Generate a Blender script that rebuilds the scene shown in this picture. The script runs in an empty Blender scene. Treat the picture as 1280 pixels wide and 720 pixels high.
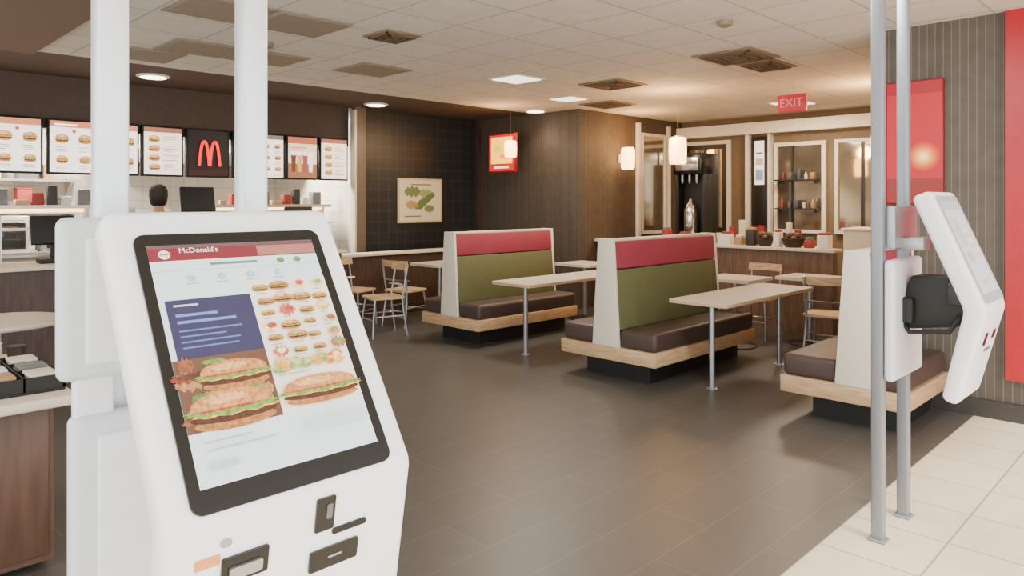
import bpy, bmesh, math, random
from mathutils import Vector, Matrix
random.seed(4)
COL = bpy.context.scene.collection
CEIL = 2.95

# ------------------------------------------------------------ materials
_m = {}
def _new(name):
    m = bpy.data.materials.new(name); m.use_nodes = True
    return m, m.node_tree, m.node_tree.nodes['Principled BSDF']
def rgba(c):
    def lin(v):
        v = v / 255.0
        return v / 12.92 if v <= 0.04045 else ((v + 0.055) / 1.055) ** 2.4
    return (lin(c[0]), lin(c[1]), lin(c[2]), 1)
def mat(name, c, rough=0.5, metal=0.0, em=0.0, var=0.08, scale=18, emc=None, spec=0.5, stretch=(1,1,1)):
    key = name
    if key in _m: return _m[key]
    m, nt, b = _new(name)
    b.inputs['Roughness'].default_value = rough
    b.inputs['Metallic'].default_value = metal
    b.inputs['Specular IOR Level'].default_value = spec
    tc = nt.nodes.new('ShaderNodeTexCoord'); mp = nt.nodes.new('ShaderNodeMapping')
    mp.inputs['Scale'].default_value = stretch
    nz = nt.nodes.new('ShaderNodeTexNoise'); nz.inputs['Scale'].default_value = scale
    nz.inputs['Detail'].default_value = 4
    nt.links.new(tc.outputs['Object'], mp.inputs[0]); nt.links.new(mp.outputs[0], nz.inputs['Vector'])
    mr = nt.nodes.new('ShaderNodeMapRange'); mr.inputs[1].default_value = .3; mr.inputs[2].default_value = .7
    nt.links.new(nz.outputs['Fac'], mr.inputs[0])
    mx = nt.nodes.new('ShaderNodeMix'); mx.data_type = 'RGBA'
    base = rgba(c)
    mx.inputs[6].default_value = tuple(v * (1 - var) for v in base[:3]) + (1,)
    mx.inputs[7].default_value = tuple(min(1, v * (1 + var)) for v in base[:3]) + (1,)
    nt.links.new(mr.outputs[0], mx.inputs[0])
    nt.links.new(mx.outputs[2], b.inputs['Base Color'])
    if em:
        if emc: b.inputs['Emission Color'].default_value = rgba(emc)
        else: nt.links.new(mx.outputs[2], b.inputs['Emission Color'])
        b.inputs['Emission Strength'].default_value = em
    _m[key] = m
    return m
def wood(name, c1, c2, stretch=(2, 2, 30), rough=0.45, scale=3):
    if name in _m: return _m[name]
    m, nt, b = _new(name)
    tc = nt.nodes.new('ShaderNodeTexCoord'); mp = nt.nodes.new('ShaderNodeMapping')
    mp.inputs['Scale'].default_value = stretch
    nz = nt.nodes.new('ShaderNodeTexNoise'); nz.inputs['Scale'].default_value = scale; nz.inputs['Detail'].default_value = 6
    cr = nt.nodes.new('ShaderNodeValToRGB')
    cr.color_ramp.elements[0].position = 0.35; cr.color_ramp.elements[0].color = rgba(c1)
    cr.color_ramp.elements[1].position = 0.65; cr.color_ramp.elements[1].color = rgba(c2)
    nt.links.new(tc.outputs['Object'], mp.inputs[0]); nt.links.new(mp.outputs[0], nz.inputs['Vector'])
    nt.links.new(nz.outputs['Fac'], cr.inputs[0]); nt.links.new(cr.outputs[0], b.inputs['Base Color'])
    b.inputs['Roughness'].default_value = rough
    _m[name] = m
    return m
def brick(name, c1, c2, mort, w, h, ms=0.006, wallplane=False, offset=0.0, rough=0.5, noise=0.0, bump=0.0, shift=(0,0,0), spec=0.5):
    m, nt, b = _new(name)
    g = nt.nodes.new('ShaderNodeNewGeometry')
    vec = g.outputs['Position']
    if wallplane:
        s = nt.nodes.new('ShaderNodeSeparateXYZ'); cb = nt.nodes.new('ShaderNodeCombineXYZ')
        ad = nt.nodes.new('ShaderNodeMath'); ad.operation = 'ADD'
        nt.links.new(vec, s.inputs[0]); nt.links.new(s.outputs[0], ad.inputs[0]); nt.links.new(s.outputs[1], ad.inputs[1])
        nt.links.new(ad.outputs[0], cb.inputs[0]); nt.links.new(s.outputs[2], cb.inputs[1]); vec = cb.outputs[0]
    mp = nt.nodes.new('ShaderNodeMapping'); mp.inputs['Location'].default_value = shift
    nt.links.new(vec, mp.inputs[0])
    br = nt.nodes.new('ShaderNodeTexBrick')
    br.offset = offset; br.offset_frequency = 2; br.squash = 1
    br.inputs['Color1'].default_value = rgba(c1); br.inputs['Color2'].default_value = rgba(c2)
    br.inputs['Mortar'].default_value = rgba(mort); br.inputs['Scale'].default_value = 1
    br.inputs['Mortar Size'].default_value = ms; br.inputs['Mortar Smooth'].default_value = 0.1
    br.inputs['Brick Width'].default_value = w; br.inputs['Row Height'].default_value = h
    nt.links.new(mp.outputs[0], br.inputs['Vector'])
    out = br.outputs['Color']
    if noise:
        nz = nt.nodes.new('ShaderNodeTexNoise'); nz.inputs['Scale'].default_value = 9; nz.inputs['Detail'].default_value = 8
        nt.links.new(g.outputs['Position'], nz.inputs['Vector'])
        mr = nt.nodes.new('ShaderNodeMapRange'); mr.inputs[1].default_value = 0.3; mr.inputs[2].default_value = 0.7
        mr.inputs[3].default_value = 1 - noise; mr.inputs[4].default_value = 1 + noise
        nt.links.new(nz.outputs['Fac'], mr.inputs[0])
        vm = nt.nodes.new('ShaderNodeVectorMath'); vm.operation = 'SCALE'
        nt.links.new(out, vm.inputs[0]); nt.links.new(mr.outputs[0], vm.inputs['Scale']); out = vm.outputs[0]
    nt.links.new(out, b.inputs['Base Color'])
    b.inputs['Roughness'].default_value = rough
    b.inputs['Specular IOR Level'].default_value = spec
    if bump:
        bp = nt.nodes.new('ShaderNodeBump'); bp.inputs['Strength'].default_value = bump; bp.inputs['Distance'].default_value = 0.003
        bp.invert = True
        nt.links.new(br.outputs['Fac'], bp.inputs['Height']); nt.links.new(bp.outputs[0], b.inputs['Normal'])
    _m[name] = m
    return m

WHITE = mat('kiosk_white', (252, 252, 252), 0.3, var=0.01)
PANELW = mat('panel_white', (230, 233, 238), 0.35, var=0.02)
PANEL_SHADE = mat('panel_white_shaded', (204, 209, 217), 0.4, var=0.02)  # housing white tinted grey, shading contrast put into the colour
BLACK = mat('black_gloss', (12, 12, 14), 0.2, var=0.05)
BLACKM = mat('black_matte', (18, 17, 17), 0.6)
STEEL = mat('brushed_steel', (170, 172, 175), 0.35, 0.75, var=0.05, stretch=(1, 1, 12))
POLE_W = mat('pole_silver', (224, 228, 234), 0.35, 0.45, var=0.02)
POLE_G = mat('pole_grey', (138, 142, 149), 0.4, 0.4, var=0.03)
CREAM = mat('cream_laminate', (220, 208, 184), 0.45, var=0.03)
PANELC = mat('off_white_panel', (226, 217, 198), 0.4, var=0.02)
TABLETOP = mat('table_laminate', (202, 194, 180), 0.35, var=0.06, scale=30)
CUSH = mat('brown_leather', (70, 55, 49), 0.5, var=0.1, scale=12)
REDV = mat('maroon_vinyl', (146, 50, 68), 0.55, var=0.05, scale=8)
GREENV = mat('olive_vinyl', (94, 96, 60), 0.55, var=0.05, scale=8)
TRIMW = wood('booth_wood', (184, 148, 108), (208, 174, 132), (2, 2, 20))
CHAIRW = wood('chair_wood', (180, 148, 110), (204, 172, 134), (3, 3, 12))
DARKW = wood('dark_wood', (58, 42, 34), (80, 58, 46), (12, 12, 1.5))
MIDW = wood('mid_wood', (96, 72, 56), (122, 94, 72), (12, 12, 1.5))
CABW = wood('cabinet_brown', (84, 60, 46), (98, 72, 56), (10, 10, 1.2))
GLASSD = mat('dark_glass', (30, 30, 30), 0.08, var=0.1)

# ------------------------------------------------------------ geometry helpers
def mk(name, verts, faces, m, loc=(0, 0, 0), smooth=False):
    me = bpy.data.meshes.new(name)
    me.from_pydata([tuple(v) for v in verts], [], faces)
    me.materials.append(m)
    bm = bmesh.new(); bm.from_mesh(me); bmesh.ops.recalc_face_normals(bm, faces=bm.faces); bm.to_mesh(me); bm.free()
    if smooth:
        for p in me.polygons: p.use_smooth = True
    o = bpy.data.objects.new(name, me); o.location = loc
    COL.objects.link(o)
    return o
def bev(o, w, seg=3):
    bm = bmesh.new(); bm.from_mesh(o.data)
    bmesh.ops.bevel(bm, geom=list(bm.edges), offset=w, segments=seg, profile=0.5, affect='EDGES', clamp_overlap=True)
    bmesh.ops.recalc_face_normals(bm, faces=bm.faces)
    bm.to_mesh(o.data); bm.free()
    for p in o.data.polygons: p.use_smooth = True
    try: o.data.set_sharp_from_angle(angle=math.radians(50))
    except Exception: pass
    return o
def box(name, x0, x1, y0, y1, z0, z1, m, bevel=0.0, seg=2):
    cx, cy = (x0 + x1) / 2, (y0 + y1) / 2
    a, b, h = (x1 - x0) / 2, (y1 - y0) / 2, z1 - z0
    v = [(-a, -b, 0), (a, -b, 0), (a, b, 0), (-a, b, 0), (-a, -b, h), (a, -b, h), (a, b, h), (-a, b, h)]
    f = [(0, 3, 2, 1), (4, 5, 6, 7), (0, 1, 5, 4), (1, 2, 6, 5), (2, 3, 7, 6), (3, 0, 4, 7)]
    o = mk(name, v, f, m, (cx, cy, z0))
    if bevel: bev(o, bevel, seg)
    return o
def prism_x(name, poly, x0, x1, m, bevel=0.0, seg=3):
    n = len(poly); cx = (x0 + x1) / 2; a = (x1 - x0) / 2
    oy = sum(p[0] for p in poly) / n; oz = min(p[1] for p in poly)
    v = [(-a, p[0] - oy, p[1] - oz) for p in poly] + [(a, p[0] - oy, p[1] - oz) for p in poly]
    f = [tuple(range(n)), tuple(range(2 * n - 1, n - 1, -1))] + [(i, (i + 1) % n, n + (i + 1) % n, n + i) for i in range(n)]
    o = mk(name, v, f, m, (cx, oy, oz))
    if bevel: bev(o, bevel, seg)
    return o
def tube(name, pts, r, m, seg=10):
    pts = [Vector(p) for p in pts]; verts = []
    o0 = pts[0].copy()
    up = None
    for i, p in enumerate(pts):
        t = (pts[min(i + 1, len(pts) - 1)] - pts[max(i - 1, 0)]).normalized()
        if up is None:
            up = Vector((0, 0, 1)) if abs(t.z) < 0.9 else Vector((1, 0, 0))
        s = t.cross(up).normalized(); up = s.cross(t).normalized()
        for k in range(seg):
            a = 2 * math.pi * k / seg
            verts.append(p - o0 + s * math.cos(a) * r + up * math.sin(a) * r)
    faces = []
    for i in range(len(pts) - 1):
        for k in range(seg):
            k2 = (k + 1) % seg
            faces.append((i * seg + k, i * seg + k2, (i + 1) * seg + k2, (i + 1) * seg + k))
    faces.append(tuple(range(seg))[::-1]); faces.append(tuple(range((len(pts) - 1) * seg, len(pts) * seg)))
    o = mk(name, verts, faces, m, tuple(o0), True)
    try: o.data.set_sharp_from_angle(angle=math.radians(60))
    except Exception: pass
    return o
def lathe(name, prof, m, loc, seg=28):
    verts = []; faces = []
    for (r, z) in prof:
        for k in range(seg):
            a = 2 * math.pi * k / seg; verts.append((r * math.cos(a), r * math.sin(a), z))
    n = len(prof)
    for i in range(n - 1):
        for k in range(seg):
            k2 = (k + 1) % seg; faces.append((i * seg + k, i * seg + k2, (i + 1) * seg + k2, (i + 1) * seg + k))
    faces.append(tuple(range(seg))[::-1]); faces.append(tuple(range((n - 1) * seg, n * seg)))
    o = mk(name, verts, faces, m, loc, True)
    try: o.data.set_sharp_from_angle(angle=math.radians(45))
    except Exception: pass
    return o
def rrect_slab(name, w, h, r, t, m, origin, U, V, N, seg=6):
    U, V, N = Vector(U), Vector(V), Vector(N); pts = []
    for cx, cy, a0 in ((w/2-r, h/2-r, 0), (-w/2+r, h/2-r, 90), (-w/2+r, -h/2+r, 180), (w/2-r, -h/2+r, 270)):
        for k in range(seg + 1):
            a = math.radians(a0 + 90 * k / seg); pts.append((cx + r * math.cos(a), cy + r * math.sin(a)))
    n = len(pts)
    v = [U * p[0] + V * p[1] for p in pts] + [U * p[0] + V * p[1] + N * t for p in pts]
    f = [tuple(range(n))[::-1], tuple(range(n, 2 * n))] + [(i, (i + 1) % n, n + (i + 1) % n, n + i) for i in range(n)]
    return mk(name, v, f, m, tuple(origin))
def root(name, label, cat, loc, group=None):
    e = bpy.data.objects.new(name, None); e.empty_display_size = 0.1; e.location = loc
    COL.objects.link(e); e['label'] = label; e['category'] = cat
    if group: e['group'] = group
    return e
def add(r, *objs):
    for o in objs:
        o.parent = r; o.location = Vector(o.location) - Vector(r.location)
    return objs[0]
def top(o, label, cat, group=None):
    o['label'] = label; o['category'] = cat
    if group: o['group'] = group
    return o
def struct(o):
    o['kind'] = 'structure'; return o
def copy_tree(src, loc, rotz=None, label=None):
    n = src.copy(); COL.objects.link(n); n.location = loc
    if rotz is not None: n.rotation_euler = (0, 0, rotz)
    if label: n['label'] = label
    for c in list(src.children):
        k = c.copy(); k.parent = n; COL.objects.link(k)
    return n

def art(name, shapes, origin, U, V, N, w, h, em=0.8, step=0.0004, rough=0.4, var=.05, scale=60):
    U, V, N = Vector(U), Vector(V), Vector(N)
    me = bpy.data.meshes.new(name); verts = []; faces = []; mi = []; mats = []
    for li, s in enumerate(shapes):
        kind, c = s[0], s[-1]
        if kind == 'r':
            x0, y0, x1, y1 = s[1:5]; poly = [(x0, y0), (x1, y0), (x1, y1), (x0, y1)]
        elif kind == 'e':
            cx, cy, rx, ry = s[1:5]; poly = [(cx + rx * math.cos(2*math.pi*k/24), cy + ry * math.sin(2*math.pi*k/24)) for k in range(24)]
        elif kind == 'w':
            cx, cy, rx, ry = s[1:5]; poly = [(cx + rx * (1 + .08*math.sin(k*2.1)) * math.cos(2*math.pi*k/40), cy + ry * (1 + .3*math.sin(k*1.7+cx*9)) * math.sin(2*math.pi*k/40)) for k in range(40)]
        elif kind == 'd':
            cx, cy, rx, ry = s[1:5]; poly = [(cx + rx * math.cos(math.pi*k/14), cy + ry * max(0, math.sin(math.pi*k/14))**.8) for k in range(15)]
        else:
            poly = s[1]
        food = kind in ('e', 'd', 'w') and var > .1
        v_ = var if food else .04
        m = mat('art_%d_%d_%d_%d_%d_%d' % (c[0], c[1], c[2], int(em * 100), int(v_*100), scale), c, rough, em=em, var=v_, scale=scale)
        names = [q.name for q in mats]
        if m.name not in names: mats.append(m); names.append(m.name)
        b = len(verts)
        for p in poly: verts.append(U * (p[0] * w) + V * (p[1] * h) + N * (step * (li + 1)))
        faces.append(tuple(range(b, b + len(poly)))); mi.append(names.index(m.name))
    me.from_pydata([tuple(v) for v in verts], [], faces)
    for m in mats: me.materials.append(m)
    for p, k in zip(me.polygons, mi): p.material_index = k
    o = bpy.data.objects.new(name, me); o.location = origin; COL.objects.link(o)
    return o
def burger(cx, cy, s, asp=1.0):
    a = asp
    return [('e', cx, cy - .25*s*a, .47*s, .15*s*a, (158, 102, 58)), ('e', cx, cy - .13*s*a, .50*s, .12*s*a, (70, 38, 26)),
            ('w', cx + .03*s, cy - .06*s*a, .50*s, .07*s*a, (214, 158, 66)), ('w', cx, cy - .0*s*a, .54*s, .11*s*a, (104, 136, 56)),
            ('w', cx - .06*s, cy + .03*s*a, .40*s, .05*s*a, (156, 64, 46)),
            ('d', cx, cy + .03*s*a, .48*s, .34*s*a, (182, 122, 70)), ('e', cx - .06*s, cy + .2*s*a, .26*s, .09*s*a, (206, 154, 100))]
def lines(x, y, w, n, dy, th, c):
    out = []
    for i in range(n):
        out.append(('r', x, y - i*dy, x + w * random.uniform(.55, 1), y - i*dy + th, c))
    return out
def text_mesh(name, s, size, m, origin, U, V, N, align='CENTER', ext=0.001):
    cu = bpy.data.curves.new(name, 'FONT'); cu.body = s; cu.size = size; cu.align_x = align; cu.align_y = 'CENTER'; cu.extrude = ext
    tmp = bpy.data.objects.new('tmp', cu); COL.objects.link(tmp)
    bpy.context.view_layer.update()
    me = bpy.data.meshes.new_from_object(tmp.evaluated_get(bpy.context.evaluated_depsgraph_get()))
    bpy.data.objects.remove(tmp)
    R = Matrix((Vector(U), Vector(V), Vector(N))).transposed()
    for v in me.vertices: v.co = R @ v.co
    me.materials.clear(); me.materials.append(m)
    o = bpy.data.objects.new(name, me); o.location = origin; COL.objects.link(o)
    return o

# ------------------------------------------------------------ room shell
FLOOR = brick('floor_dark_tile', (83, 79, 72), (79, 75, 68), (102, 98, 90), 0.9, 0.3, 0.003, offset=0.5, rough=0.4, noise=0.05, bump=0.08)
FCREAM = brick('floor_cream_tile', (218, 202, 172), (210, 194, 164), (158, 144, 120), 0.42, 0.42, 0.005, rough=0.4, noise=0.05, bump=0.15, shift=(0, -1.35, 0))
CTILE = brick('ceiling_tile_mat', (224, 219, 210), (218, 213, 204), (184, 178, 166), 0.61, 0.61, 0.009, rough=0.9, noise=0.05)
SLAT = brick('slat_wall', (92, 85, 76), (84, 78, 70), (122, 114, 102), 0.055, 3.2, 0.003, wallplane=True, rough=0.6, noise=0.12)
SLATD = brick('slat_wall_dark', (76, 68, 60), (69, 62, 54), (94, 85, 74), 0.055, 3.2, 0.003, wallplane=True, rough=0.65, noise=0.12)
SLATB = brick('slat_wall_brown', (86, 73, 60), (79, 67, 55), (60, 50, 42), 0.09, 3.2, 0.004, wallplane=True, rough=0.65, noise=0.15)
DTILE = brick('dark_tile_wall', (36, 38, 40), (30, 32, 34), (54, 56, 56), 0.16, 0.16, 0.006, wallplane=True, rough=0.35, noise=0.1)
KTILE = brick('kitchen_tile', (240, 234, 222), (236, 230, 218), (206, 198, 186), 0.2, 0.2, 0.005, wallplane=True, rough=0.35)
BROWNP = mat('brown_paint', (78, 64, 55), 0.7)
DARKP = mat('dark_ceiling_paint', (88, 72, 62), 0.8)
TANP = mat('tan_paint', (112, 96, 76), 0.7)

struct(box('floor', -4, 11.2, 1.35, 11.7, -0.1, 0, FLOOR))
struct(box('floor_cream', -4, 11.2, -4, 1.35, -0.1, 0, FCREAM))
struct(box('ceiling', -1.5, 11.2, -1.0, 7.7, CEIL, CEIL + 0.1, CTILE))
struct(box('ceiling_dark', -1.5, 11.2, 7.7, 11.7, CEIL, CEIL + 0.1, DARKP))
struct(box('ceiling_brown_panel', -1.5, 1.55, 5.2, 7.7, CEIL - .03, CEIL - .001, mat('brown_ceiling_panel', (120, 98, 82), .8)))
struct(box('wall_right', 6.2, 6.32, -1.0, 2.0, 0, CEIL, SLAT))
struct(box('wall_right_return', 6.32, 11.2, 1.9, 2.0, 0, CEIL, TANP))
struct(box('wall_far', 11.0, 11.12, 2.0, 6.9, 0, CEIL, TANP))
struct(box('wall_back_brown', 8.32, 11.0, 6.8, 6.92, 0, CEIL, SLATB))
struct(box('wall_back_slat', 8.2, 8.32, 6.8, 9.12, 0, CEIL, SLATD))
struct(box('wall_back_dark', 5.9, 8.2, 9.0, 9.12, 0, CEIL, DTILE))
struct(box('wall_soffit', -1.5, 5.72, 9.08, 9.2, 2.38, CEIL, BROWNP))
struct(box('wall_kitchen_back', -1.5, 5.9, 11.5, 11.6, 0, CEIL, KTILE))
struct(box('wall_kitchen_side', 5.78, 5.9, 9.12, 11.5, 0, CEIL, KTILE))
struct(box('wall_kitchen_left', -1.5, -1.4, 7.0, 11.5, 0, CEIL, KTILE))
struct(box('trim_1', 5.72, 5.9, 8.9, 9.0, 0, CEIL, mat('taupe_trim', (110, 94, 78), .6), 0.005))
struct(box('trim_11', 5.70, 5.73, 8.88, 9.0, 0, 2.9, CREAM, 0.003))
struct(box('trim_2', 8.14, 8.2, 8.93, 9.0, 0, CEIL, DARKW))
struct(box('trim_3', 10.82, 11.0, 2.0, 6.8, 2.66, 2.84, mat('beam_white', (234, 226, 210), 0.6)))
struct(box('baseboard_right', 6.17, 6.2, -1.0, 2.0, 0, 0.13, mat('baseboard_grey', (58, 54, 50), 0.6)))
struct(box('baseboard_back', 5.9, 8.14, 8.97, 9.0, 0, 0.13, BLACKM))
struct(box('trim_4', 6.15, 6.2, -1.0, 1.15, 0.3, CEIL, mat('red_panel', (180, 20, 34), 0.35, var=0.05)))
REDD = mat('red_dark', (150, 20, 28), 0.4)
struct(box('wall_partition_north', 4.95, 8.18, 8.3, 8.42, 0, 0.84, DARKW))
struct(box('trim_5', 4.92, 8.19, 8.24, 8.48, 0.84, 0.88, CREAM, 0.008))
struct(box('wall_partition_east', 8.6, 8.74, 3.3, 6.78, 0, 0.98, MIDW))
struct(box('trim_6', 8.54, 8.8, 3.26, 6.79, 0.98, 1.02, CREAM, 0.008))

WF = mat('frame_white', (228, 221, 206), 0.5)
DFR = mat('frame_dark', (34, 29, 26), 0.4)
MIRR = mat('mirror_glass', (190, 178, 158), 0.06, 0.85, var=.03)
d1 = root('door_1', 'dark glazed door in pale frame', 'door', (11.0, 6.3, 0)); d1['kind'] = 'structure'
add(d1, box('frame', 10.94, 10.998, 5.86, 5.92, 0, 2.6, WF), box('frame', 10.94, 10.998, 6.7, 6.76, 0, 2.6, WF), box('frame', 10.94, 10.998, 5.92, 6.7, 2.54, 2.6, WF),
    box('door_leaf', 10.96, 10.998, 5.93, 6.69, .01, 2.53, DFR), box('pane', 10.95, 10.96, 6.0, 6.62, 1.15, 2.46, MIRR),
    box('glazing_bar', 10.94, 10.955, 6.29, 6.33, 1.15, 2.46, DFR), box('push_bar', 10.92, 10.945, 6.05, 6.57, 1.0, 1.06, STEEL, .005))
struct(box('trim_7', 10.88, 11.0, 5.50, 5.56, 0, 2.66, WF))
struct(box('trim_8', 10.88, 11.0, 5.14, 5.18, 0, 2.66, WF))
struct(box('trim_9', 9.62, 9.68, 6.74, 6.8, 0, 2.85, WF))
struct(box('trim_10', 10.5, 10.56, 6.74, 6.8, 0, 2.85, WF))
w2 = root('window_2', 'framed mirror glass pane', 'window', (10.1, 6.78, 1.0)); w2['kind'] = 'structure'
add(w2, box('frame', 9.74, 9.79, 6.76, 6.798, 1.05, 2.7, WF), box('frame', 10.41, 10.46, 6.76, 6.798, 1.05, 2.7, WF),
    box('frame', 9.79, 10.41, 6.76, 6.798, 2.65, 2.7, WF), box('frame', 9.79, 10.41, 6.76, 6.798, 1.05, 1.1, WF),
    box('pane', 9.79, 10.41, 6.78, 6.797, 1.1, 2.65, MIRR))
dp = root('wall_lightbox', 'tall narrow lit advertising box in black frame on wall', 'light box', (10.97, 5.33, 1.2))
add(dp, box('frame', 10.93, 10.998, 5.2, 5.47, 1.2, 2.62, DFR, 0.005))
add(dp, art('display_face', [('r', 0, 0, 1, 1, (236, 232, 224)), ('r', .1, .1, .9, .35, (120, 130, 150)), ('r', .1, .45, .9, .6, (170, 150, 130)), ('r', .15, .7, .85, .74, (90, 90, 90))],
    (10.929, 5.42, 1.85), (0, -1, 0), (0, 0, 1), (-1, 0, 0), .16, .7, em=1.2, step=.001))
w1 = root('window_1', 'pale framed opening with mirrored back', 'window', (10.96, 4.7, 1.1)); w1['kind'] = 'structure'
add(w1, box('pane', 10.97, 10.998, 4.33, 5.08, 1.1, 2.5, mat('mirror_dim', (130, 118, 102), 0.1, 0.7, var=.15, scale=4)),
    box('frame', 10.93, 10.998, 4.30, 4.36, 1.1, 2.5, WF), box('frame', 10.93, 10.998, 5.05, 5.10, 1.1, 2.5, WF),
    box('frame', 10.93, 10.998, 4.36, 5.05, 2.44, 2.5, WF), box('frame', 10.93, 10.998, 4.36, 5.05, 1.1, 1.15, WF),
    box('mullion', 10.94, 10.97, 4.80, 4.83, 1.15, 2.44, DFR))
w3 = root('window_3', 'large framed mirrored pane', 'window', (10.96, 3.6, 1.1)); w3['kind'] = 'structure'
add(w3, box('pane', 10.97, 10.998, 3.0, 4.12, 1.1, 2.5, MIRR),
    box('frame', 10.93, 10.998, 2.95, 3.0, 1.1, 2.5, WF), box('frame', 10.93, 10.998, 4.12, 4.17, 1.1, 2.5, WF),
    box('frame', 10.93, 10.998, 3.0, 4.12, 2.45, 2.5, WF), box('frame', 10.93, 10.998, 3.0, 4.12, 1.1, 1.15, WF), box('mullion', 10.94, 10.97, 3.76, 3.80, 1.15, 2.45, DFR))
cc_ = [(190, 184, 174), (110, 40, 36), (60, 62, 74), (140, 112, 76), (90, 84, 78)]
n = 0
for zi, z in enumerate((1.46, 1.90)):
    rs = root('display_shelf', 'thin dark shelf across mirrored opening', 'shelf', (10.86, 4.7, z), 'shelves in mirrored opening')
    add(rs, box('board', 10.78, 10.93, 4.38, 5.03, z, z+.02, DFR), box('bracket', 10.86, 10.93, 4.42, 4.44, z-.05, z, DFR), box('bracket', 10.86, 10.93, 4.97, 4.99, z-.05, z, DFR))
    random.seed(30 + zi)
    y = 4.42
    while y < 4.94:
        c = cc_[(n*7+3) % 5]; n += 1
        s = random.uniform(.7, 1.5); h = .14*s
        if n % 3 == 0:
            w_ = .09*s; top(box('food_carton', 10.80, 10.80+.09, y, y+w_, z+.02, z+.02+h, mat('bottlec_%d' % c[0], c, .4), .005), 'small carton on thin wall shelf', 'carton', 'cartons on wall shelves'); y += w_ + .04
        else:
            prof = [(.03*s, 0), (.034*s, h*.6), (.014*s, h*.8), (.014*s, h)] if n % 2 else [(.028*s, 0), (.04*s, h*.8), (.038*s, h*.85)]
            top(lathe('bottle' if n % 2 else 'cup', prof, mat('bottlec_%d' % c[0], c, .4), (10.85, y+.035, z+.02), 12), 'small bottle on thin wall shelf' if n % 2 else 'small cup on thin wall shelf', 'bottle' if n % 2 else 'cup', 'bottles and cups on wall shelves'); y += .09*s + random.uniform(.02, .06)

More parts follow.
